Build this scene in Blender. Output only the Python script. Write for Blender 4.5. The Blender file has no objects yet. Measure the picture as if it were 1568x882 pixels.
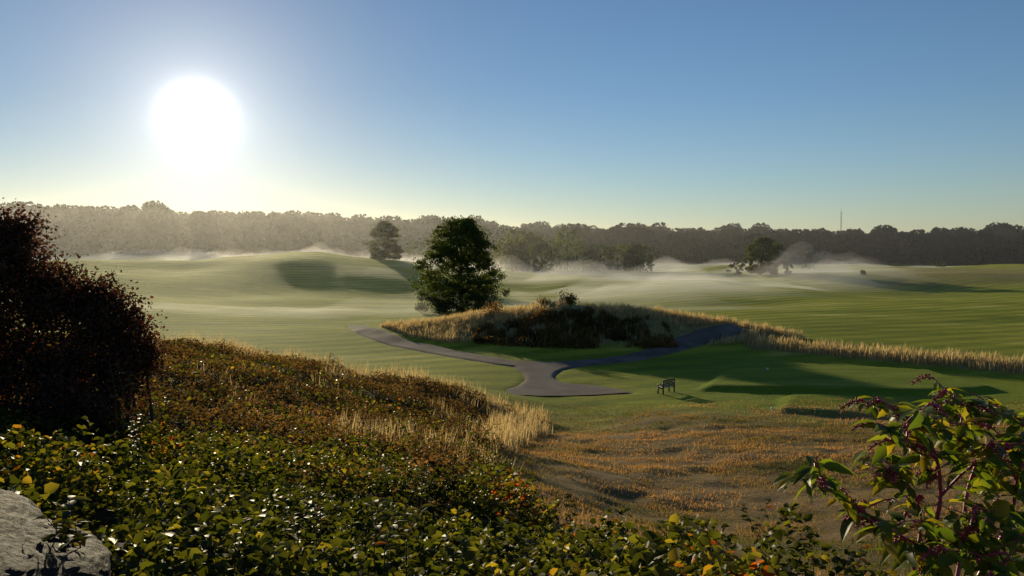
import bpy, math, numpy as np
from mathutils import Vector
rng=np.random.default_rng(7)
F=1207.0; PITCH=math.radians(2.9)
def ray(px,py):
    a=PITCH; u=441-py
    return np.array([px-784.0, F*math.cos(a)+u*math.sin(a), -F*math.sin(a)+u*math.cos(a)])
def P(px,py,y):
    r=ray(px,py); return r*(y/r[1])
def G(px,py,z=-10.0):
    r=ray(px,py); return r*(z/r[2])
# ---------------- noise
_tab=np.random.default_rng(3).random((8,256,256))
def vn(x,y,s=0):
    x=np.asarray(x,float);y=np.asarray(y,float)
    xi=np.floor(x).astype(int);yi=np.floor(y).astype(int);fx=x-xi;fy=y-yi
    fx=fx*fx*fx*(fx*(fx*6-15)+10);fy=fy*fy*fy*(fy*(fy*6-15)+10);t=_tab[s%8]
    a=t[xi%256,yi%256];b=t[(xi+1)%256,yi%256];c=t[xi%256,(yi+1)%256];d=t[(xi+1)%256,(yi+1)%256]
    return (a*(1-fx)+b*fx)*(1-fy)+(c*(1-fx)+d*fx)*fy
def fbm(x,y,s=0,o=3):
    r=0;w=.5;n=0
    for i in range(o):
        r=r+w*vn(x*2**i+17*i,y*2**i-9*i,s+i);n+=w;w*=.5
    return r/n
def sst(a,b,x):
    t=np.clip((x-a)/(b-a),0,1);return t*t*(3-2*t)
# ---------------- terrain control points
cp=[]
def c(px,py,y,dz=0):
    p=P(px,py,y);cp.append((p[0],p[1],p[2]+dz))
for a in [(300,882,4),(784,882,4.6),(600,800,7),(400,700,13),(150,700,10),(600,700,14.5),(740,690,20),(850,790,11),(1050,875,7.5),
          (250,515,36),(400,538,38),(560,565,40),(700,585,44),(800,637,42),(300,600,22),(500,600,28),(650,620,33),(450,650,18),(250,650,16)]:
    c(*a,dz=-.5)
for a in [(830,700,27),(900,780,19),(1300,882,11),(1568,882,12),(1000,700,30),(1000,640,43),(1300,700,29),(1568,700,28),(1000,800,20),(1300,800,19),(1568,800,18),(1200,850,14.5),(1300,640,43),(1568,640,43)]:
    c(*a)
for u in (-1.6,-1.1,-.7):
    cp.append((u*16,6,-1.8));
cp+= [(-60,-10,-1.5),(0,-14,-1.6),(60,-10,-3),(0,0,-1.75),(-6,0,-1.6),(6,0,-1.95),(2.2,3.2,-2.1),(14,4,-4),(40,10,-6),(-30,20,-1.5),(-45,36,-2.5),(-60,20,-2),(60,30,-8)]
for u in (-1.5,-.9,-.5,-.2): cp.append((u*78,62,-9.9)) if u>-.6 else cp.append((u*78,62,-7))
for u in (-1.4,-.8,-.4,0,.4,.8,1.4):
    for y,z in ((55,-10),(75,-10),(100,-10),(133,-10)):
        if u<0 and y==55: continue
        cp.append((u*(y+20),y,z))
for a in [(1568,412,260),(1400,406,330),(1300,412,320),(1568,450,165),(1250,440,200),(1050,425,260),(1050,412,340),
          (588,400,260),(300,403,260),(500,390,285),(150,405,240),(588,450,180),(300,450,170),(150,450,160),(784,430,230),(784,412,340),(900,425,260)]:
    c(*a)
for u in (-1.4,1.4):
    cp.append((u*260,240,-5.))
for u,z in ((-1.2,-4),(-.6,-7),(-.25,-9),(0,-10),(.3,-10),(.6,-10),(1.2,-8)): cp.append((u*440,420,z))
for u,z in ((-1.2,11),(-.6,10),(-.35,6),(-.15,1),(0,-3),(.3,-8),(.6,-8),(1.2,-6)): cp.append((u*620,600,z))
for u,z in ((-1.2,18),(-.6,18),(-.25,9),(0,0),(.6,-2),(1.2,0)): cp.append((u*1000,980,z))
for u in (-1.2,-.4,.4,1.2): cp.append((u*2900,2900,0))
cp=np.array(cp)
def warp(x,y):
    y=np.maximum(y,-14); return np.clip(x/(y+20),-2,2)*1.6, np.log(y+20)
cu,cv=warp(cp[:,0],cp[:,1])
def kern(r2): return 0.5*r2*np.log(r2+1e-9)
n=len(cp)
K=kern((cu[:,None]-cu)**2+(cv[:,None]-cv)**2)+np.eye(n)*1e-3
Pm=np.stack([np.ones(n),cu,cv],1)
A=np.block([[K,Pm],[Pm.T,np.zeros((3,3))]])
W=np.linalg.solve(A,np.concatenate([cp[:,2],np.zeros(3)]))
def segdist(x,y,a,b):
    ax,ay=a[:2];bx,by=b[:2];L=(bx-ax)**2+(by-ay)**2
    t=np.clip(((x-ax)*(bx-ax)+(y-ay)*(by-ay))/L,0,1)
    return np.hypot(x-ax-t*(bx-ax),y-ay-t*(by-ay)),t
def inpoly(x,y,poly):
    x=np.asarray(x,float);y=np.asarray(y,float);r=np.zeros(x.shape,bool);m=len(poly)
    for i in range(m):
        x1,y1=poly[i][:2];x2,y2=poly[(i+1)%m][:2]
        if y1==y2: continue
        r^=((y1>y)!=(y2>y))&(x<(x2-x1)*(y-y1)/(y2-y1)+x1)
    return r
def sdist(x,y,poly):
    d=np.full(np.shape(x),1e9);m=len(poly)
    for i in range(m): d=np.minimum(d,segdist(x,y,poly[i],poly[(i+1)%m])[0])
    return np.where(inpoly(x,y,poly),d,-d)
RIDGE=[(-17,97,.5,2.5),(-9,92,1.5,5),(-1,88,2.7,6.5),(6,86,3.6,7.5),(14,85,3.0,7),(22,85,1.9,5.5),(31,83,.4,3)]
ARM=[(25,77,.6,2),(33,70,.7,2),(42,62,.8,2.2),(60,52,.9,2.5)]
def ridge(x,y,R):
    h=np.zeros(np.shape(x))
    for a,b in zip(R[:-1],R[1:]):
        d,t=segdist(x,y,a,b);hh=a[2]+(b[2]-a[2])*t;w=a[3]+(b[3]-a[3])*t
        h=np.maximum(h,hh*np.exp(-(d/w)**2))
    return h
TEE=[[G(*p) for p in q] for q in ([(1075,600),(1130,553),(1425,570),(1530,600),(1400,606),(1230,603)],[(1190,645),(1205,613),(1500,620),(1520,668)])]
def Gp(l): return [G(*p)[:2] for p in l]
PATHC=Gp([(545,492),(562,506),(600,519),(650,530),(735,547),(800,556),(870,555),(950,549),(1020,540),(1085,530),(1130,524)])
BL=Gp([(768,551),(795,566),(803,577),(790,588),(772,596),(785,606)])
BR=Gp([(905,556),(862,564),(850,573),(868,581),(925,586),(978,600)])
APRON=BL+BR[::-1]
def pathmask(x,y):
    d=np.full(np.shape(x),1e9)
    for a,b in zip(PATHC[:-1],PATHC[1:]): d=np.minimum(d,segdist(x,y,a,b)[0])
    m=1.0-sst(1.3,1.8,d)
    return np.maximum(m,sst(-.25,.15,sdist(x,y,APRON)))
def H(x,y):
    x=np.asarray(x,float);y=np.asarray(y,float);sh=x.shape;x=x.ravel();y=y.ravel();out=np.empty(x.size)
    for i in range(0,x.size,60000):
        xx=x[i:i+60000];yy=y[i:i+60000];u,v=warp(xx,yy)
        z=kern((u[:,None]-cu)**2+(v[:,None]-cv)**2)@W[:n]+W[n]+W[n+1]*u+W[n+2]*v
        m2=(yy>40)&(yy<120)&(xx>-40)&(xx<80)
        z+=(fbm(xx/48,yy/62,1,2)-.5)*5.5*sst(115,190,yy)*(1-sst(450,600,yy))
        z+=(vn(xx/21,yy/24,5)-.5)*.9*sst(60,140,yy)*(1-sst(300,500,yy))
        z+=(fbm(xx/5,yy/5,2,3)-.5)*(.35*(1-sst(45,60,yy))+.05)*(1-sst(60,110,yy))
        z+=(fbm(xx/1.1,yy/.9,6,2)-.5)*.2*(1-sst(38,50,yy))
        if m2.any():
            X=xx[m2];Y=yy[m2]
            z[m2]+=np.maximum(ridge(X,Y,RIDGE)*(.9+.25*fbm(X/4,Y/4,4)),ridge(X,Y,ARM))
            for T in TEE: z[m2]+=.34*sst(-.6,.6,sdist(X,Y,T)+.4*(fbm(X/2,Y/2,4)-.5))
        out[i:i+60000]=np.clip(z,-16,34)
    return out.reshape(sh)
# ---------------- helpers
def mat(name):
    m=bpy.data.materials.new(name);m.use_nodes=True;nt=m.node_tree;nt.nodes.clear()
    o=nt.nodes.new('ShaderNodeOutputMaterial');return m,nt,o
def N(nt,t,**k):
    nd=nt.nodes.new(t)
    for a,b in k.items(): setattr(nd,a,b)
    return nd
def ramp(nt,stops,src=None):
    r=nt.nodes.new('ShaderNodeValToRGB');e=r.color_ramp.elements
    while len(e)<len(stops): e.new(.5)
    for el,(p,cc) in zip(e,stops): el.position=p;el.color=(*cc,1) if len(cc)==3 else cc
    if src is not None: nt.links.new(src,r.inputs[0])
    return r
def mk(name,V,Q,mats,attrs={},midx=None,smooth=False,parent=None):
    V=np.asarray(V,np.float32).reshape(-1,3);Q=np.asarray(Q,np.int32);k=Q.shape[1]
    me=bpy.data.meshes.new(name);me.vertices.add(len(V));me.vertices.foreach_set('co',V.ravel())
    me.loops.add(Q.size);me.loops.foreach_set('vertex_index',Q.ravel())
    me.polygons.add(len(Q));me.polygons.foreach_set('loop_start',np.arange(0,Q.size,k,dtype=np.int32))
    me.polygons.foreach_set('loop_total',np.full(len(Q),k,np.int32))
    for m in mats: me.materials.append(m)
    if midx is not None: me.polygons.foreach_set('material_index',np.asarray(midx,np.int32))
    if smooth: me.polygons.foreach_set('use_smooth',np.ones(len(Q),bool))
    me.update(calc_edges=True)
    for an,(dom,arr) in attrs.items():
        if arr.ndim==2:
            a=me.color_attributes.new(an,'FLOAT_COLOR','POINT');a.data.foreach_set('color',arr.astype(np.float32).ravel())
        else:
            a=me.attributes.new(an,'FLOAT',dom);a.data.foreach_set('value',arr.astype(np.float32))
    o=bpy.data.objects.new(name,me);bpy.context.scene.collection.objects.link(o)
    if parent: o.parent=parent
    return o
class B:
    def __init__(s): s.V=[];s.Q=[];s.M=[];s.R=[];s.n=0
    def add(s,V,Q,m=0,r=None):
        V=np.asarray(V,float).reshape(-1,3);Q=np.asarray(Q,int)
        s.V.append(V);s.Q.append(Q+s.n);s.n+=len(V);s.M.append(np.full(len(Q),m))
        s.R.append(np.full(len(Q),.5) if r is None else np.broadcast_to(r,(len(Q),)))
    def make(s,name,mats,smooth=False):
        return mk(name,np.concatenate(s.V),np.concatenate(s.Q),mats,{'rnd':('FACE',np.concatenate(s.R))},np.concatenate(s.M),smooth)
def norm(v): return v/(np.linalg.norm(v,axis=-1,keepdims=True)+1e-9)
def leaves(b,p,nrm,size,m=0,rnd=None,wid=.36,axis=None,fold=.12):
    k=len(p);d=rng.normal(size=(k,3)) if axis is None else axis
    nrm=norm(nrm);d=norm(d-nrm*(d*nrm).sum(1,keepdims=True));s=np.cross(nrm,d)
    z=np.broadcast_to(np.asarray(size,float),(k,))[:,None]
    f=fold*nrm
    v=np.stack([p,p+z*(.28*d+wid*s+f),p+z*(.66*d+.8*wid*s+f),p+z*(d-.15*nrm),p+z*(.66*d-.8*wid*s+f),p+z*(.28*d-wid*s+f)],1)
    i=np.arange(k)[:,None]*6
    q=np.concatenate([i+[0,3,2,1],i+[0,5,4,3]],1).reshape(-1,4)
    r=rng.random(k) if rnd is None else rnd
    b.add(v.reshape(-1,3),q,m,np.repeat(r,2))
def blades(b,p,h,w,lean,m=0,rnd=None):
    k=len(p);a=rng.random(k)*6.283;s=np.stack([np.cos(a),np.sin(a),0*a],1)*(np.broadcast_to(w,(k,))[:,None])*.5
    la=rng.random(k)*6.283;L=np.stack([np.cos(la),np.sin(la),0*la],1)*(np.broadcast_to(lean,(k,))*rng.random(k)*h)[:,None]+np.array([.06,-.02,0])*np.asarray(h)[:,None]
    up=np.zeros((k,3));up[:,2]=h
    v=np.stack([p-s,p+s,p+s*.8+L*.3+up*.55,p-s*.8+L*.3+up*.55,p+s*.12+L+up,p-s*.12+L+up],1)
    i=np.arange(k)[:,None]*6
    q=np.concatenate([i+[0,1,2,3],i+[3,2,4,5]],1).reshape(-1,4)
    r=rng.random(k) if rnd is None else rnd
    b.add(v.reshape(-1,3),q,m,np.repeat(r,2))
def tube(b,pts,rad,m=0,sides=6,r=.5):
    pts=np.asarray(pts,float);k=len(pts);rad=np.broadcast_to(rad,(k,))
    t=np.gradient(pts,axis=0);t=norm(t);ref=np.array([.31,.2,.93]) if abs(t[0,2])<.9 else np.array([1.,.1,0])
    s=norm(np.cross(t,ref));u=np.cross(t,s);a=np.arange(sides)*2*math.pi/sides
    ring=pts[:,None]+rad[:,None,None]*(np.cos(a)[None,:,None]*s[:,None]+np.sin(a)[None,:,None]*u[:,None])
    q=[]
    for i in range(k-1):
        for j in range(sides):
            q.append((i*sides+j,i*sides+(j+1)%sides,(i+1)*sides+(j+1)%sides,(i+1)*sides+j))
    b.add(ring.reshape(-1,3),q,m,r)
# ---------------- materials
def leafmat(name,stops,trans=.45,rough=.45,spec=.4,tint=(1.3,1.25,.5)):
    m,nt,o=mat(name);at=N(nt,'ShaderNodeAttribute',attribute_name='rnd')
    r=ramp(nt,stops,at.outputs['Fac'])
    bs=N(nt,'ShaderNodeBsdfPrincipled');bs.inputs['Roughness'].default_value=rough;bs.inputs['Specular IOR Level'].default_value=spec
    nt.links.new(r.outputs[0],bs.inputs['Base Color'])
    mu=N(nt,'ShaderNodeMixRGB',blend_type='MULTIPLY');mu.inputs[0].default_value=1;mu.inputs[2].default_value=(*[t*1.6 for t in tint],1)
    nt.links.new(r.outputs[0],mu.inputs[1]);tr=N(nt,'ShaderNodeBsdfTranslucent');nt.links.new(mu.outputs[0],tr.inputs[0])
    mx=N(nt,'ShaderNodeMixShader');mx.inputs[0].default_value=trans
    nt.links.new(bs.outputs[0],mx.inputs[1]);nt.links.new(tr.outputs[0],mx.inputs[2]);nt.links.new(mx.outputs[0],o.inputs[0]);return m
M_ivy=leafmat('vine_leaf',[(0,(.022,.032,.008)),(.5,(.045,.058,.01)),(.78,(.095,.105,.018)),(.93,(.24,.2,.03)),(1,(.3,.07,.012))],.55,.5,.15,(1.5,1.25,.42))  # dark majority and bright upper stops put shading and highlights into the leaf colour
M_weed=leafmat('weed_leaf',[(0,(.05,.04,.015)),(.6,(.115,.08,.028)),(1,(.21,.13,.05))],.5,.7,.08,(1.3,1.0,.55))
M_bush=leafmat('bush_leaf',[(0,(.03,.02,.012)),(.8,(.06,.035,.018)),(1,(.13,.05,.03))],.35,.6,.12,(1.4,.85,.6))  # warm red-brown of the lens flare is put into the leaf colour
M_tree=leafmat('tree_leaf',[(0,(.03,.045,.012)),(.7,(.06,.08,.018)),(1,(.12,.12,.03))],.45,.6,.12)
M_forest=leafmat('forest_leaf',[(0,(.012,.018,.007)),(1,(.032,.038,.012))],.04,.9,.0)
M_gold=leafmat('dry_grass',[(0,(.26,.2,.1)),(.6,(.45,.36,.19)),(1,(.6,.5,.3))],.5,.7,.1,(1.05,.92,.68))
M_short=leafmat('turf_blade',[(0,(.07,.09,.018)),(.5,(.16,.115,.045)),(1,(.3,.185,.09))],.5,.7,.1,(1.2,1.0,.58))
M_poke=leafmat('pokeweed_leaf',[(0,(.05,.085,.012)),(.7,(.11,.15,.018)),(1,(.26,.2,.02))],.6,.45,.3,(1.5,1.35,.42))
def simple(name,col,rough,spec=.5,var=.4,scale=6,bump=0,bscale=30,metal=0):
    m,nt,o=mat(name);bs=N(nt,'ShaderNodeBsdfPrincipled');tc=N(nt,'ShaderNodeTexCoord')
    nz=N(nt,'ShaderNodeTexNoise');nz.inputs['Scale'].default_value=scale;nz.inputs['Detail'].default_value=6
    nt.links.new(tc.outputs['Object'],nz.inputs['Vector'])
    r=ramp(nt,[(.3,tuple(x*(1-var) for x in col)),(.7,tuple(x*(1+var) for x in col))],nz.outputs[0])
    nt.links.new(r.outputs[0],bs.inputs['Base Color']);bs.inputs['Roughness'].default_value=rough;bs.inputs['Specular IOR Level'].default_value=spec
    if bump:
        n2=N(nt,'ShaderNodeTexNoise');n2.inputs['Scale'].default_value=bscale;n2.inputs['Detail'].default_value=9;n2.inputs['Roughness'].default_value=.7
        nt.links.new(tc.outputs['Object'],n2.inputs['Vector']);bp=N(nt,'ShaderNodeBump');bp.inputs['Distance'].default_value=bump
        nt.links.new(n2.outputs[0],bp.inputs['Height']);nt.links.new(bp.outputs[0],bs.inputs['Normal'])
    nt.links.new(bs.outputs[0],o.inputs[0]);return m
M_bark=simple('bark',(.06,.045,.03),.9,.2,.4,3,.03,12)
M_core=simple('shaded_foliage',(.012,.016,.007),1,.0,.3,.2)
M_asph=simple('asphalt',(.13,.105,.088),.95,.1,.35,.5,.01,25)
M_rock=simple('wet_rock',(.022,.015,.013),.7,.06,.6,3,.08,22)
M_green=simple('green_painted_wood',(.02,.035,.018),.5,.4,.2,5)
M_stemred=simple('pokeweed_stem',(.3,.03,.06),.4,.5,.3,8)
M_berry=simple('berry',(.35,.015,.03),.25,.5,.6,40)
M_twig=simple('dry_twig',(.12,.075,.045),.8,.2,.3,8)
M_steel=simple('mast_steel',(.15,.15,.16),.6,.5,.1,1)
M_white=simple('white_paint',(.75,.75,.72),.5,.5,.05,1)
# ground material
gm,nt,o=mat('golf_course_ground');L=nt.links.new
geo=N(nt,'ShaderNodeNewGeometry');at=N(nt,'ShaderNodeAttribute',attribute_name='reg');sep=N(nt,'ShaderNodeSeparateColor');L(at.outputs['Color'],sep.inputs[0])
def noise(scale,detail=5,vec=None,rough=.55):
    a=N(nt,'ShaderNodeTexNoise');a.inputs['Scale'].default_value=scale;a.inputs['Detail'].default_value=detail;a.inputs['Roughness'].default_value=rough
    L(vec if vec is not None else geo.outputs['Position'],a.inputs['Vector']);return a.outputs[0]
mp=N(nt,'ShaderNodeMapping');mp.inputs['Scale'].default_value=(.35,1.2,1);mp.inputs['Rotation'].default_value=(0,0,.35);L(geo.outputs['Position'],mp.inputs[0])
fair=ramp(nt,[(.34,(.09,.135,.006)),(.46,(.2,.25,.014)),(.55,(.3,.32,.025)),(.66,(.52,.48,.12))],noise(.10,10,mp.outputs[0],.74))
brown=ramp(nt,[(.36,(.1,.13,.02)),(.46,(.17,.115,.05)),(.64,(.38,.235,.12))],noise(.28,9,mp.outputs[0],.76))
gold=ramp(nt,[(.3,(.16,.13,.05)),(.7,(.32,.25,.11))],noise(1.2,6))
soil=ramp(nt,[(.3,(.02,.02,.01)),(.7,(.05,.045,.02))],noise(3,5))
teec=ramp(nt,[(.3,(.06,.14,.005)),(.55,(.15,.23,.012)),(.7,(.28,.33,.05))],noise(.5,9,mp.outputs[0],.72))
def mix(f,a,b,bt='MIX'):
    x=N(nt,'ShaderNodeMixRGB',blend_type=bt)
    for i,q in enumerate((f,a,b)):
        if isinstance(q,float): x.inputs[i].default_value=q
        else: L(q,x.inputs[i])
    return x.outputs[0]
mp2=N(nt,'ShaderNodeMapping');mp2.inputs['Rotation'].default_value=(0,0,1.15);L(geo.outputs['Position'],mp2.inputs[0])
wv=N(nt,'ShaderNodeTexWave');wv.inputs['Scale'].default_value=.085;wv.inputs['Distortion'].default_value=1.6;wv.inputs['Detail'].default_value=2;wv.inputs['Detail Scale'].default_value=.4;L(mp2.outputs[0],wv.inputs['Vector'])
st=ramp(nt,[(.3,(.74,.8,.72)),(.7,(1.14,1.1,1.1))],wv.outputs[0])
fcol=mix(1.0,fair.outputs[0],st.outputs[0],'MULTIPLY')
fcol=mix(at.outputs['Alpha'],teec.outputs[0],fcol)
col=mix(sep.outputs[0],fcol,brown.outputs[0]);col=mix(sep.outputs[1],col,gold.outputs[0]);col=mix(sep.outputs[2],col,soil.outputs[0])
bs=N(nt,'ShaderNodeBsdfPrincipled');L(col,bs.inputs['Base Color']);bs.inputs['Roughness'].default_value=.9;bs.inputs['Specular IOR Level'].default_value=.06
bs.inputs['Sheen Weight'].default_value=.12;bs.inputs['Sheen Roughness'].default_value=.4;bs.inputs['Sheen Tint'].default_value=(1,.88,.25,1)
b1=N(nt,'ShaderNodeBump');b1.inputs['Distance'].default_value=.5;b1.inputs['Strength'].default_value=.7;L(noise(.9,10,None,.76),b1.inputs['Height'])
b2=N(nt,'ShaderNodeBump');b2.inputs['Distance'].default_value=.1;L(noise(9,6,None,.7),b2.inputs['Height']);L(b1.outputs[0],b2.inputs['Normal']);L(b2.outputs[0],bs.inputs['Normal'])
L(bs.outputs[0],o.inputs[0])
# ---------------- regions
VINE=[(-70,-12)]+[tuple(p) for p in [(-60,38)]]+[tuple(P(*q)[:2]) for q in [(100,512,36),(250,515,37),(400,538,39),(560,565,41),(700,585,45),(800,632,43.5),(760,665,30),(765,700,21),(800,750,15.5),(850,790,12),(950,830,9.5),(1060,878,7.8),(1200,882,6.5)]]+[(4.5,3),(6,-12)]
def vinemask(x,y):
    return inpoly(x+(fbm(x/1.5,y/1.5,5)-.5)*1.2,y+(fbm(x/1.5,y/1.5,6)-.5)*1.5,VINE)
s=np.linspace(-1,1,760);gx=1300*np.sinh(5.5*s)/np.sinh(5.5)+12*(1-s*s)
t=np.linspace(-.36,1,980);gy=3000*np.sinh(6*t)/np.sinh(6);gy=gy+0
X,Y=np.meshgrid(gx,gy);Z=H(X,Y)
pm=np.zeros_like(Z);sub=(Y>45)&(Y<125)&(X>-45)&(X<60);pm[sub]=pathmask(X[sub],Y[sub])
Z=Z-pm*.07
dv=sdist(X,Y,VINE);nearhill=sst(50,38,Y+12*(fbm(X/4,Y/3,2)-.5))
reg=np.zeros((*Z.shape,4))
td=np.maximum(sdist(X,Y,TEE[0]),sdist(X,Y,TEE[1]))
reg[...,3]=1-.85*sst(-9,0,td)
reg[...,0]=nearhill
rg=np.where((Y>60)&(Y<110)&(np.abs(X)<60),np.clip(sst(.35,.9,ridge(X,Y,RIDGE)),0,1),0)
arm=np.where((Y>40)&(Y<100),sst(.15,.35,ridge(X,Y,ARM)),0)
patch=sst(.5,.6,fbm(X/60,Y/40,3))*sst(180,220,Y)*sst(.38,.5,X/(Y+1))
fore=sst(420,480,Y)
reg[...,1]=np.clip(rg+arm+patch*.8+sst(-2.5,-.3,dv)*sst(30,36,Y)*.9,0,1)
reg[...,2]=np.clip(sst(-.3,.3,dv)+fore*.7,0,1)
ny,nx=Z.shape;idx=np.arange(ny*nx).reshape(ny,nx)
Q=np.stack([idx[:-1,:-1],idx[:-1,1:],idx[1:,1:],idx[1:,:-1]],-1).reshape(-1,4)
mk('ground_terrain',np.stack([X,Y,Z],-1),Q,[gm],{'reg':('POINT',reg.reshape(-1,4))},smooth=True)
# ---------------- cart path
def catmull(pts,m=12):
    pts=np.array(pts);q=np.concatenate([[2*pts[0]-pts[1]],pts,[2*pts[-1]-pts[-2]]]);o=[]
    for i in range(1,len(q)-2):
        for k in range(m):
            t=k/m;a,b_,c_,d=q[i-1:i+3];o.append(.5*((2*b_)+(-a+c_)*t+(2*a-5*b_+4*c_-d)*t*t+(-a+3*b_-3*c_+d)*t**3))
    o.append(pts[-1]);return np.array(o)
def loft(b,l,r,off):
    k=len(l);w=np.linspace(0,1,11);p=l[:,None]*(1-w)[None,:,None]+r[:,None]*w[None,:,None]
    z=H(p[...,0],p[...,1])+off;z[:,0]-=.12;z[:,-1]-=.12
    V=np.concatenate([p,z[...,None]],-1);i=np.arange(k*11).reshape(k,11)
    b.add(V,np.stack([i[:-1,:-1],i[:-1,1:],i[1:,1:],i[1:,:-1]],-1).reshape(-1,4))
pb=B();cl=catmull(PATHC);tn=norm(np.gradient(cl,axis=0));sd=np.stack([-tn[:,1],tn[:,0]],1)*1.35
loft(pb,cl+sd,cl-sd,.03);loft(pb,catmull(BL),catmull(BR),.04)
pb.make('cart_path',[M_asph],True)
# ---------------- vines
def scatter(nn,x0,x1,y0,y1,maskf):
    x=rng.uniform(x0,x1,nn);y=rng.uniform(y0,y1,nn);k=maskf(x,y);return x[k],y[k]
def infr(x,y,m=.1): return np.abs(x)<(.65+m)*(np.maximum(y,0))+2.5
def vh(x,y): return .03+1.5*np.clip(fbm(x/1.1,y/1.1,1,3)-.38,0,1)+.9*np.clip(vn(x/2.6,y/2.2,4)-.4,0,1)*sst(3.5,7,y)+.35*vn(x/.35,y/.35,2)**1.5
vb=B()
for (y0,y1,x0,x1,nn,sz) in [(1.5,9,-9,7,85000,.075),(9,20,-17,6,120000,.09),(20,34,-26,3,75000,.12)]:
    x,y=scatter(nn,x0,x1,y0,y1,lambda a,b:vinemask(a,b)&infr(a,b))
    k=rng.random(len(x))<(1-.93*sst(9,20,y+7*(fbm(x/3,y/3,4)-.5)*2));x=x[k];y=y[k]
    z=H(x,y)+vh(x,y)*(1-rng.random(len(x))**2*.5)
    nr=np.stack([rng.normal(-.1,.7,len(x)),rng.normal(.15,.7,len(x)),np.ones(len(x))],1)
    rr=np.clip(rng.random(len(x))*.8+.7*(fbm(x/1.3,y/1.3,6)-.42),0,1)
    leaves(vb,np.stack([x,y,z],1),nr,sz*rng.uniform(.5,1.3,len(x)),0,rr,.42)
vb.make('vine_groundcover',[M_ivy])
wb=B()
x,y=scatter(190000,-32,5,8,46,lambda a,b:vinemask(a,b)&infr(a,b))
k=rng.random(len(x))<sst(9,18,y+7*(fbm(x/3,y/3,4)-.5)*2);x=x[k];y=y[k]
z=H(x,y)+(.08+.7*fbm(x/1.3,y/1.3,3)**1.3)*rng.random(len(x))**.5+.3*vh(x,y)*sst(20,10,y)
nr=np.stack([rng.normal(0,.7,len(x)),rng.normal(0,.7,len(x)),np.ones(len(x))],1)
leaves(wb,np.stack([x,y,z],1),nr,rng.uniform(.06,.15,len(x)),0,np.clip(.6*rng.random(len(x))+1.0*(fbm(x/3,y/2,7)-.28),0,1),.3)
wb.make('weed_cover',[M_weed])
# ---------------- dry grass
gb=B()
def tall(nn,x0,x1,y0,y1,maskf,h0,h1,w,lean=.35):
    x,y=scatter(nn,x0,x1,y0,y1,maskf);k=len(x)
    cl_=fbm(x/.8,y/.8,2,2);h=(h0+(h1-h0)*rng.random(k))*(.5+cl_)
    blades(gb,np.stack([x,y,H(x,y)-.05],1),h,w,lean,0,np.clip(rng.random(k)*.7+.4*(cl_-.2),0,1))
dark=lambda x,y:(x>-4)&(x<19)&(y<83.5-1.5*sst(7,12,x)+3*(fbm(x/3,y/3,1)-.5))
tall(90000,-20,33,72,100,lambda x,y:(ridge(x,y,RIDGE)>.4)&~(dark(x,y)&(rng.random(len(x))<.93))&(pathmask(x,y)<.01)&(fbm(x/2.5,y/2.5,6)>.36),.3,.85,.055)
tall(36000,22,62,48,80,lambda x,y:(ridge(x,y,ARM)>.25)&(fbm(x/2,y/2,6)>.28),.4,1.0,.06)
def edge(x,y):
    d=sdist(x,y,VINE);return (y>26)&(np.abs(d+.1)<2.4*fbm(x/2,y/2,1)-.15)&infr(x,y)
tall(75000,-28,4,22,50,edge,.3,.95,.03)
tall(30000,-14,3,18,44,lambda x,y:vinemask(x,y)&(fbm(x/2.0,y/2.0,7,4)+.3*sst(-6,1,x)>.68),.3,.75,.02)
gb.make('tall_dry_grass',[M_gold])
mb=B();x,y=scatter(90000,-7,21,72,88,lambda x,y:(ridge(x,y,RIDGE)>.4)&dark(x,y)&(x<16)&(fbm(x/1.5,y/1.5,3)>.38+.12*sst(8,15,x)))
z=H(x,y)+(1.3*fbm(x/1.0,y/1.0,5)**1.5)*rng.random(len(x))
leaves(mb,np.stack([x,y,z],1),rng.normal(size=(len(x),3))+[0,0,.6],rng.uniform(.1,.24,len(x)),0,np.clip(.5*rng.random(len(x))+1.4*(fbm(x/2,y/2,2)-.3),0,1),.3)
for (px,h) in ((833,.8),(868,1.0),(875,.8),(757,1.1)):
    xx=P(px,450,86)[0];k=260;th=rng.normal(size=(k,3))*[.45,.45,.35]*h
    leaves(mb,np.array([xx,87,H(np.array([xx]),np.array([87.]))[0]+.6*h])+th,rng.normal(size=(k,3)),.2)
mb.make('mound_weeds',[M_weed])
sb=B()
x,y=scatter(340000,-2,40,8,50,lambda x,y:(~vinemask(x,y))&infr(x,y,.03)&(fbm(x/1.6,y/.9,3)+.35*(rng.random(len(x))-.5)>.44))
k=rng.random(len(x))<np.clip(28/y,.4,1)*(1-.8*sst(36,50,y));x=x[k];y=y[k]
h=.03+.13*rng.random(len(x))*fbm(x/.8,y/.8,1)*1.7
blades(sb,np.stack([x,y,H(x,y)-.02],1),h,.012+.0005*y,.9,0,np.clip(.5*rng.random(len(x))+2.2*(fbm(x/6,y/2.5,5)-.36),0,1))
sb.make('rough_grass',[M_short])
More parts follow.
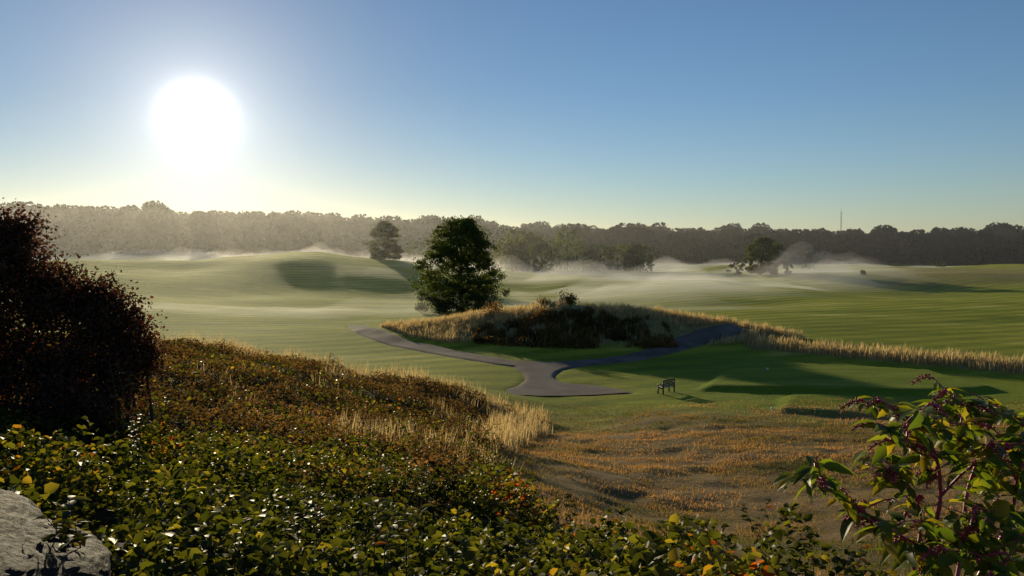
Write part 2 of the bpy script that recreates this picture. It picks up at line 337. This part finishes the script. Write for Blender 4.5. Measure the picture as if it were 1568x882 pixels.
# ---------------- trees
def tree(name,x,y,h,wid,prof,ncl,per,ls,trunk_r,low=.06,seed=0,asym=0,m=None):
    global rng
    old=rng;rng=np.random.default_rng(seed);b=B();z0=float(H(np.array([x]),np.array([y]))[0])-.2
    tp=np.linspace(0,1,9)[:,None]*np.array([asym*.5,0,h*.93])+np.array([x,y,z0]);tp[1:-1,:2]+=rng.normal(size=(7,2))*h*.008
    tube(b,tp,trunk_r*(1-np.linspace(0,.93,9)),0,8)
    C=[]
    for i in range(ncl):
        t=low+(1-low)*rng.random()**1.15;w=prof(t)*wid/2;a=rng.random()*6.283;r=w*math.sqrt(rng.uniform(.12,1))*(.66+.6*vn(a*1.6+3,t*7,seed))
        C.append((x+asym*t*.5+r*math.cos(a),y+r*math.sin(a),z0+t*h-r*.05))
    C=np.array(C)
    for i in range(0,ncl,max(1,ncl//60)):
        cc=C[i];hb=z0+max(.05,((cc[2]-z0)/h-.16))*h
        st=np.array([x+asym*.5*(hb-z0)/h,y,hb]);mid=(st+cc)/2+[0,0,h*.02]
        tube(b,[st,mid,cc],[trunk_r*.28,trunk_r*.15,trunk_r*.05],0,5)
    sc=h*.03*rng.uniform(.6,1.35,ncl)
    p=np.repeat(C,per,0)+rng.normal(size=(ncl*per,3))*np.repeat(sc,per)[:,None]*[1.1,1.1,.6]
    k=p[:,2]>z0+.3
    cr=np.repeat(rng.random(ncl),per)
    leaves(b,p[k],rng.normal(size=(k.sum(),3))+[0,0,.5],ls*rng.uniform(.6,1.3,k.sum()),1,np.clip(.6*cr+.4*rng.random(len(cr)),0,1)[k],.4)
    b.make(name,[M_bark,m or M_tree]);rng=old
conic=lambda t:float(np.interp(t,[0,.08,.25,.45,.65,.82,.93,1],[.7,1.02,1.03,.97,.86,.72,.5,.2]))
roundp=lambda t:float(np.interp(t,[0,.2,.4,.6,.8,.93,1],[.25,.7,1,1,.8,.45,.1]))
p=G(703,474);tree('deciduous_tree',p[0],132,15.6,15.0,conic,520,75,.28,.42,.03,11)
p=P(589,400,260);tree('deciduous_tree',p[0],260,12.5,10.5,conic,180,60,.5,.35,.05,12)
p=P(1153,418,270);tree('deciduous_tree',p[0],262,12.5,15,roundp,150,60,.5,.35,.12,13,asym=2)
for i,(px,py,y,h,w) in enumerate([(1187,420,258,4.2,3.6),(1206,418,256,4,3),(1240,410,300,7.5,9),(1127,418,270,5,6),(1321,418,240,1.6,2.2),(1440,405,340,3,8),(1068,492,100,1.6,2.0)]):
    p=P(px,py,y);tree('shrub',p[0],y,h,w,roundp,26,50,.35 if y>200 else .14,.1,.08,20+i)
def crowns(name,L_,nf,fs,mt,core=True):
    b=B()
    for (x,y,z,h,w) in L_:
        k=nf;t=rng.random(k)**.75;th=rng.random(k)*6.283
        r=np.sqrt(np.clip(1-(np.maximum(t-.6,0)/.42)**2.2,0.02,1))*w/2*(.8+.35*vn(th*1.2+x,t*4+y,1))*rng.uniform(.4,1,k)**.4
        p=np.stack([x+r*np.cos(th),y+r*np.sin(th),z+h*(t)+h*.06*(vn(th*2,t*2+x,2)-.5)],1)
        nr=norm(rng.normal(size=(k,3)));d=norm(np.cross(nr,rng.normal(size=(k,3))));s_=np.cross(nr,d);q=fs*rng.uniform(.5,1.2,k)[:,None]
        V=np.stack([p-d*q,p+s_*q*.85,p+d*q,p-s_*q*.85],1)
        tr=rng.random();b.add(V.reshape(-1,3),np.arange(4*k).reshape(-1,4),0,np.clip(.6*tr+.4*rng.random(k),0,1))
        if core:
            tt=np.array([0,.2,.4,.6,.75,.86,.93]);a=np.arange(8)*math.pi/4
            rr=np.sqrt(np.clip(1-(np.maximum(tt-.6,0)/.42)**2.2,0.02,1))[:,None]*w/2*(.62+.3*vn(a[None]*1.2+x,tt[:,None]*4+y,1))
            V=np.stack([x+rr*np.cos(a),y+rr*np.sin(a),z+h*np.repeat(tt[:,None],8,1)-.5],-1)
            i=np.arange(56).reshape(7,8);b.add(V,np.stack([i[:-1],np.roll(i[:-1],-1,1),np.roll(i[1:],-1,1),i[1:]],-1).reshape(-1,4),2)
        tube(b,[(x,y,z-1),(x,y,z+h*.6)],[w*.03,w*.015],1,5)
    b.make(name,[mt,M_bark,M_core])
L_=[]
for px in np.concatenate([rng.uniform(765,990,26),np.linspace(640,690,3)]):
    y=rng.uniform(320,400);x=(px-784)/F*y;h=rng.uniform(8,17)*(1 if px<900 else .75);L_.append((x,y,float(H(np.array([x]),np.array([y]))[0]),h,h*rng.uniform(.7,1.1)))
crowns('tree_grove',L_,500,.75,M_tree,False)
L_=[]
for row,(y0,st_,hh) in enumerate([(470,8,11),(505,9,16),(545,9,20),(590,9,22),(660,10,24)]):
    xs=np.arange(-1.0*y0,1.0*y0,st_)
    for x in xs:
        x=x+rng.normal()*3;y=y0+rng.normal()*9+25*(vn(x/70,row,2)-.5)
        z=float(H(np.array([x]),np.array([y]))[0]);h=hh*rng.uniform(.88,1.06)*(.8+.36*vn(x/38,row*3,3));L_.append((x,y,z,h,h*rng.uniform(.65,.95) if row else h*1.2))
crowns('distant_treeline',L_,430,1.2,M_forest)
# ---------------- big bush at left
bb=B();cl_=[]
for (px,py,y,r) in [(-60,385,14,.8),(-10,375,14,.55),(30,360,14,.35),(-10,430,13.5,.8),(40,425,14,.6),(75,455,14,.5),(110,455,14.3,.45),(150,462,14.5,.45),(180,490,14.6,.45),(195,530,14.6,.4),(150,530,14,.7),(80,510,13.5,.9),(0,510,13,1.0),(-80,470,13,1.3),(50,590,13,.8),(120,595,13.2,.7),(175,580,13.6,.5),(0,610,12.5,.8),(-80,590,12,1.2),(222,550,14.6,.25),(-160,440,13,1.4),(-250,500,12.5,1.5),(60,640,12,.5),(130,640,12.3,.4)]:
    p=P(px,py,y)
    for j in range(int(16*r)+6):
        d=norm(rng.normal(size=3))*r*rng.uniform(.35,1.0);cl_.append((*(p+d),r))
    tube(bb,[(p[0]*.97,y,float(H(np.array([p[0]]),np.array([y]))[0])-.1),(p+[0,0,-r*.4])],[.05,.02],0,5)
cl_=np.array(cl_);per=150
pp=np.repeat(cl_[:,:3],per,0)+rng.normal(size=(len(cl_)*per,3))*.17
leaves(bb,pp,rng.normal(size=(len(pp),3))+[0,0,.4],rng.uniform(.04,.085,len(pp)),1)
for i in range(110):
    k=rng.integers(len(cl_));s0=cl_[k,:3];d=norm(rng.normal(size=3)+[.3,0,1.0]);e=s0+d*rng.uniform(.2,.55)
    tube(bb,[s0,(s0+e)/2+rng.normal(size=3)*.03,e],[.008,.006,.003],0,4)
    q=s0+(e-s0)*rng.random((14,1));leaves(bb,q,rng.normal(size=(14,3)),rng.uniform(.04,.08,14),1)
bb.make('wild_bush',[M_bark,M_bush])
# ---------------- boulder at lower left
bpy.ops.mesh.primitive_ico_sphere_add(subdivisions=7,radius=1);ro=bpy.context.object;ro.name='boulder'
co=np.empty(len(ro.data.vertices)*3);ro.data.vertices.foreach_get('co',co);co=co.reshape(-1,3)
f=.8+.3*fbm(co[:,0]*1.8+5,co[:,1]*1.8+co[:,2]*1.3,1,3)+.1*fbm(co[:,0]*6+co[:,2]*3+9,co[:,1]*6+9,2,5)
co=co*f[:,None];co[:,2]=np.where(co[:,2]>.1,.1+(co[:,2]-.1)*.2,co[:,2])+.05*fbm(co[:,0]*7+7,co[:,1]*7+7,4,5)+.022*fbm(co[:,0]*30+7,co[:,1]*12+7,5,4)
co=co*[.8,1.15,.7];ro.data.vertices.foreach_set('co',co.ravel());ro.data.update();ro.data.materials.append(M_rock)
for q in ro.data.polygons:q.use_smooth=True
ro.location=(-2.5,3.0,-1.3);ro.rotation_euler=(-.04,.32,.3)
# ---------------- pokeweed
pk=B()
def bigleaf(b,p,d,n_,L_,w,m=1,r=.5):
    d=norm(np.array(d));n_=norm(np.array(n_)-d*np.dot(n_,d));s_=np.cross(n_,d);V=[];k=7
    cv_=rng.uniform(.1,.55)
    for i in range(k):
        t=i/(k-1);ww=w*math.sin(math.pi*(t**.8)*.97+.04)*.5*(1+.12*math.sin(t*19+r*9));c_=p+d*L_*t-n_*L_*cv_*t*t
        V+= [c_-s_*ww+n_*ww*.35,c_,c_+s_*ww+n_*ww*.35]
    Q_=[]
    for i in range(k-1):
        a=i*3;Q_+=[(a,a+1,a+4,a+3),(a+1,a+2,a+5,a+4)]
    b.add(V,Q_,m,r)
def berry(b,c_,r):
    V=[];Q_=[]
    for i in range(5):
        ph=math.pi*i/4
        for j in range(6): V.append(c_+r*np.array([math.sin(ph)*math.cos(j*1.0472),math.sin(ph)*math.sin(j*1.0472),math.cos(ph)]))
    for i in range(4):
        for j in range(6): Q_.append((i*6+j,i*6+(j+1)%6,i*6+6+(j+1)%6,i*6+6+j))
    b.add(V,Q_,2)
def raceme(b,p,d,L_):
    d=norm(np.array(d,float));f_=lambda t:p+d*L_*t+np.array([0,0,-.6*L_*t*t]);tube(b,[f_(t) for t in np.linspace(0,1,8)],.003,0,5)
    for i in range(22):
        c_=f_(.15+.85*i/22);o_=norm(rng.normal(size=3))*.011
        tube(b,[c_,c_+o_],.0015,0,3);berry(b,c_+o_,.005*(1.15-.6*i/22))
def branch(b,pts,r0,nleaf,nr,LL=.10,twigs=3):
    pts=catmull(pts,8);tube(b,pts,np.linspace(r0,r0*.35,len(pts)),0,7)
    def lf(q):
        a=rng.random()*6.283;d=np.array([math.cos(a),math.sin(a),rng.uniform(-.6,.35)]);pe=q+norm(d)*.02;tube(b,[q,pe],.0018,0,4)
        l=LL*rng.uniform(.45,1.15);bigleaf(b,pe,d,(rng.normal()*.5,rng.normal()*.5-.1,1),l,l*rng.uniform(.36,.5),1,rng.random())
    for i in range(nleaf): lf(pts[int((rng.uniform(.25,1) if i>2 else 1.0)*(len(pts)-1))])
    for i in range(nr):
        q=pts[int(rng.uniform(.45,1)*(len(pts)-1))];a=rng.random()*6.283;raceme(b,q,(math.cos(a),math.sin(a)*.6,.35),rng.uniform(.07,.13))
    for i in range(twigs):
        q=pts[int(rng.uniform(.35,.95)*(len(pts)-1))];a=rng.random()*6.283;e=q+norm(np.array([math.cos(a),math.sin(a)*.7,rng.uniform(.1,.9)]))*rng.uniform(.1,.24)
        tube(b,[q,(q+e)/2+[0,0,.01],e],[r0*.45,r0*.35,r0*.2],0,5)
        for j in range(9): lf(q+(e-q)*rng.uniform(.3,1))
        if rng.random()<.5: raceme(b,e,(math.cos(a),math.sin(a),.2),.09)
def S(l,y): return [P(px,py,y+dy) for px,py,dy in l]
base=P(1440,1010,2.9)
branch(pk,[base]+S([(1400,870,0),(1370,820,.05),(1300,770,.1),(1262,745,.1),(1225,725,.1)],2.9),.009,34,8,twigs=5)
branch(pk,[base]+S([(1425,860,0),(1440,760,0),(1430,690,0),(1395,645,.05),(1345,610,.1)],2.9),.010,40,8,twigs=6)
branch(pk,[base]+S([(1470,860,.1),(1480,760,.2),(1500,690,.2),(1490,645,.2),(1470,615,.2)],2.9),.010,52,6,twigs=7)
branch(pk,[base]+S([(1500,880,.1),(1545,800,.1),(1560,720,.1),(1575,670,.1),(1560,640,.1)],2.9),.010,52,5,twigs=8)
branch(pk,S([(1440,760,0),(1480,720,-.05),(1530,690,-.1),(1590,670,-.1)],2.9),.006,38,3)
branch(pk,S([(1430,700,0),(1400,690,-.05),(1350,650,-.1)],2.9),.005,16,4,twigs=2)
branch(pk,[base]+S([(1430,900,-.2),(1420,850,-.2),(1380,820,-.2),(1340,800,-.2)],2.9),.007,26,3)
branch(pk,S([(1500,880,.1),(1540,860,.1),(1600,780,.1),(1640,700,.2)],2.9),.007,40,3,twigs=6)
branch(pk,S([(1480,880,-.2),(1500,830,-.2),(1530,760,-.2)],2.9),.006,34,3,twigs=5)
branch(pk,S([(1500,950,-.3),(1530,880,-.3),(1560,820,-.3)],2.9),.006,34,2,twigs=5)
branch(pk,S([(1400,870,0),(1410,790,.1),(1390,740,.1),(1360,710,.1)],2.9),.006,24,5,twigs=3)
pts=[base,base+[0,.05,-.4],[base[0],base[1]+.1,float(H(np.array([base[0]]),np.array([base[1]+.1]))[0])-.1]];tube(pk,pts,.013,0,7)
pk.make('pokeweed_plant',[M_stemred,M_poke,M_berry],True)
sp=B()
for (px,py,y,h) in [(598,800,4.6,.32),(640,720,9,.4),(480,770,5.5,.25),(330,820,4.3,.25),(820,840,5.5,.3),(1165,800,7.5,.5),(1240,840,7,.45),(870,770,10,.5),(190,560,12,.5),(200,640,9,.5),(110,800,3.6,.25),(1120,860,6,.35),(1190,870,6,.3),(1290,860,6,.35)]:
    p=P(px,py+40,y)
    for j in range(3):
        q=p+rng.normal(size=3)*[.06,.06,0];tip=q+np.array([rng.normal()*.08,rng.normal()*.05,h*rng.uniform(.6,1)]);tube(sp,[q-[0,0,.6],q,tip],[.005,.004,.002],0,5)
        for i in range(14):
            t=rng.random();c_=q+(tip-q)*t;a=rng.random()*6.28;bigleaf(sp,c_,(math.cos(a),math.sin(a),.3),(0,-.2,1),.1*rng.uniform(.6,1.1),.04,1,rng.random())
sp.make('leafy_sprigs',[M_twig,M_ivy],True)
dw=B()
for (px,py,y,h) in [(500,650,17,.9),(520,640,18,.8),(650,670,16,1.0),(665,690,15,.8),(620,600,33,1.3),(510,560,38,1.2),(635,590,36,1.2),(690,640,26,1.1),(560,640,22,.9),(730,660,25,1.),(325,590,24,.8),(1165,830,8,.55),(710,610,35,1.2)]:
    p=P(px,py,y);p[2]=float(H(p[:1],p[1:2])[0])
    for j in range(9):
        d=norm(np.array([rng.normal()*.4,rng.normal()*.4,1]));e=p+d*h*rng.uniform(.6,1.05);tube(dw,[p,(p+e)/2+rng.normal(size=3)*.04,e],[.008,.006,.003],0,4)
        for i in range(6):
            s0=p+(e-p)*rng.uniform(.35,.95);e2=s0+norm(rng.normal(size=3)+[0,0,1])*h*.22;tube(dw,[s0,e2],[.004,.002],0,3)
            q=e2+rng.normal(size=(7,3))*.03;leaves(dw,q,rng.normal(size=(7,3)),rng.uniform(.03,.07,7),1)
dw.make('dry_weed_stalks',[M_twig,M_weed])
# ---------------- bench
def box(b,c_,s_,m=0,rot=0):
    x,y,z=[q/2 for q in s_];V=np.array([(a*x,b_*y,d*z) for d in(-1,1) for a,b_ in((-1,-1),(1,-1),(1,1),(-1,1))])
    b.add(V+np.array(c_),[(0,3,2,1),(4,5,6,7),(0,1,5,4),(1,2,6,5),(2,3,7,6),(3,0,4,7)],m)
be=B()
for sx in(-.62,.62):
    box(be,(sx,-.22,.22),(.07,.07,.44));box(be,(sx,.22,.48),(.07,.07,.96));box(be,(sx,0,.40),(.06,.5,.06));box(be,(sx,-.02,.64),(.08,.5,.05));box(be,(sx,-.23,.54),(.06,.06,.2))
for i in range(4): box(be,(0,-.2+i*.125,.455),(1.36,.1,.04))
for i in range(4): box(be,(0,.175,.57+i*.115),(1.36,.03,.09))
o_=be.make('park_bench',[M_green]);p=G(1020,603);o_.location=(p[0],p[1],float(H(p[:1],p[1:2])[0]));o_.rotation_euler=(0,0,math.radians(-138))
tm=B()
for q in [(1175,572),(1182,640)]:
    p=G(*q);p[2]=float(H(p[:1],p[1:2])[0]);berry(tm,p+[0,0,.1],.09);tube(tm,[p-[0,0,.05],p+[0,0,.1]],.02,0,5)
tm.M=[m*0 for m in tm.M];tm.make('tee_markers',[M_white],True)
ms=B();p=P(1288,324,1100);zt=p[2];x=p[0]
for dx,dy in((-1,-1),(1,-1),(0,1)): tube(ms,[(x+dx*1.2,1100+dy*1.2,-5),(x+dx*.5,1100+dy*.5,zt)],[.25,.18],0,5)
for i in range(14):
    z=-5+(zt+5)*i/14;z2=-5+(zt+5)*(i+1)/14;tube(ms,[(x-1,1099,z),(x+1,1099,z2)],.12,0,4);tube(ms,[(x+1,1099,z),(x,1101,z2)],.12,0,4)
tube(ms,[(x,1100,zt),(x,1100,zt+6)],.12,0,5);ms.make('radio_mast',[M_steel])
# ---------------- mist
def volmat(name,dens,g,colr=(1,1,1)):
    m,nt,o=mat(name);v=N(nt,'ShaderNodeVolumeScatter');v.inputs['Density'].default_value=dens;v.inputs['Anisotropy'].default_value=g;v.inputs['Color'].default_value=(*colr,1)
    nt.links.new(v.outputs[0],o.inputs['Volume']);return m
BANK=[(-50,128,45,11,1.7),(-12,124,24,9,2.6),(26,165,30,24,3.8),(14,240,50,40,4.5),(88,245,26,30,7.5),(55,210,28,15,3.6),(60,340,90,40,4),(-150,390,170,45,5.5),(-40,350,60,50,5)]
mx_=np.linspace(-420,420,420);my_=np.concatenate([np.linspace(92,300,230),np.linspace(302,480,90)])
MX,MY=np.meshgrid(mx_,my_);HZ=H(MX,MY)
th=np.zeros_like(MX)
for (a,b_,sx,sy,hh) in BANK: th+=hh*np.exp(-((MX-a)/sx)**2-((MY-b_)/sy)**2)
wisp=fbm(MX/22,MY/12,1,4)
def mistlayer(name,scale,dens,g):
    T=th*scale*(3.8*np.clip(wisp-.37,0,1))-.25
    T[0,:]=T[-1,:]=-2;T[:,0]=T[:,-1]=-2
    top=HZ+np.clip(T,-1.0,50);bot=HZ-2.5;a,b_=MX.shape;i=np.arange(a*b_).reshape(a,b_);o2=a*b_
    V=np.concatenate([np.stack([MX,MY,top],-1).reshape(-1,3),np.stack([MX,MY,bot],-1).reshape(-1,3)])
    q=[np.stack([i[:-1,:-1],i[:-1,1:],i[1:,1:],i[1:,:-1]],-1).reshape(-1,4),(np.stack([i[:-1,:-1],i[1:,:-1],i[1:,1:],i[:-1,1:]],-1)+o2).reshape(-1,4)]
    for e in (i[0,:],i[:,-1],i[-1,::-1],i[::-1,0]): q.append(np.stack([e[:-1]+o2,e[1:]+o2,e[1:],e[:-1]],-1))
    mk(name,V,np.concatenate(q),[volmat(name+'_vol',dens,g)],smooth=True)
mistlayer('ground_mist',1.0,.0115,.45)
hz=B();box(hz,(0,600,4),(2400,940,44));hz.make('morning_haze',[volmat('haze_vol',.0002,.65)])
# ---------------- sun & sky
sr=ray(302,180);AZ=math.atan2(sr[0],sr[1]);EL=math.atan2(sr[2],math.hypot(sr[0],sr[1]))
S_=Vector((math.sin(AZ)*math.cos(EL),math.cos(AZ)*math.cos(EL),math.sin(EL)))
ld=bpy.data.lights.new('sun','SUN');ld.energy=5;ld.angle=math.radians(.53);ld.color=(1,.84,.54)
lo=bpy.data.objects.new('sun',ld);bpy.context.scene.collection.objects.link(lo);lo.rotation_euler=S_.to_track_quat('Z','Y').to_euler();lo.location=S_*500
w=bpy.data.worlds.new('World');bpy.context.scene.world=w;w.use_nodes=True;nt=w.node_tree;nt.nodes.clear();L=nt.links.new
sky=N(nt,'ShaderNodeTexSky');sky.sky_type='NISHITA';sky.sun_disc=False;sky.sun_elevation=EL;sky.sun_rotation=AZ%(2*math.pi);sky.air_density=1.0;sky.dust_density=.1;sky.ozone_density=2.8
hs=N(nt,'ShaderNodeMixRGB',blend_type='MULTIPLY');hs.inputs[0].default_value=1;hs.inputs[2].default_value=(.9,.95,1.08,1);L(sky.outputs[0],hs.inputs[1])
bg=N(nt,'ShaderNodeBackground');L(hs.outputs[0],bg.inputs[0])
tc=N(nt,'ShaderNodeTexCoord');vn_=N(nt,'ShaderNodeVectorMath',operation='NORMALIZE');L(tc.outputs['Generated'],vn_.inputs[0])
dt=N(nt,'ShaderNodeVectorMath',operation='DOT_PRODUCT');L(vn_.outputs[0],dt.inputs[0]);dt.inputs[1].default_value=S_
def mth(op,a,b=None):
    x=N(nt,'ShaderNodeMath',operation=op)
    for i,q in enumerate((a,b)):
        if q is None: continue
        if isinstance(q,(int,float)): x.inputs[i].default_value=q
        else: L(q,x.inputs[i])
    return x.outputs[0]
ang=mth('MULTIPLY',mth('ARCCOSINE',mth('MINIMUM',dt.outputs['Value'],.9999999)),57.2958)
L(mth('SUBTRACT',.106,mth('MULTIPLY',mth('EXPONENT',mth('DIVIDE',ang,-16.0)),.05)),bg.inputs[1])
g1=mth('MULTIPLY',mth('EXPONENT',mth('MULTIPLY',mth('POWER',mth('DIVIDE',ang,1.55),2.0),-1.0)),3.0)
g2=mth('MULTIPLY',mth('EXPONENT',mth('DIVIDE',ang,-4.2)),.95)
bg2=N(nt,'ShaderNodeBackground');bg2.inputs[0].default_value=(1,.95,.88,1);L(mth('ADD',g1,g2),bg2.inputs[1])
ad=N(nt,'ShaderNodeAddShader');L(bg.outputs[0],ad.inputs[0]);L(bg2.outputs[0],ad.inputs[1])
wo=N(nt,'ShaderNodeOutputWorld');L(ad.outputs[0],wo.inputs[0])
# ---------------- camera
cd=bpy.data.cameras.new('camera');cd.sensor_width=36;cd.lens=36*F/1568;cd.clip_end=6000;cd.clip_start=.05
co_=bpy.data.objects.new('camera',cd);bpy.context.scene.collection.objects.link(co_);co_.rotation_euler=(math.pi/2-PITCH,0,0)
sc=bpy.context.scene;sc.camera=co_
sc.view_settings.view_transform='Standard';sc.view_settings.look='None';sc.view_settings.exposure=0
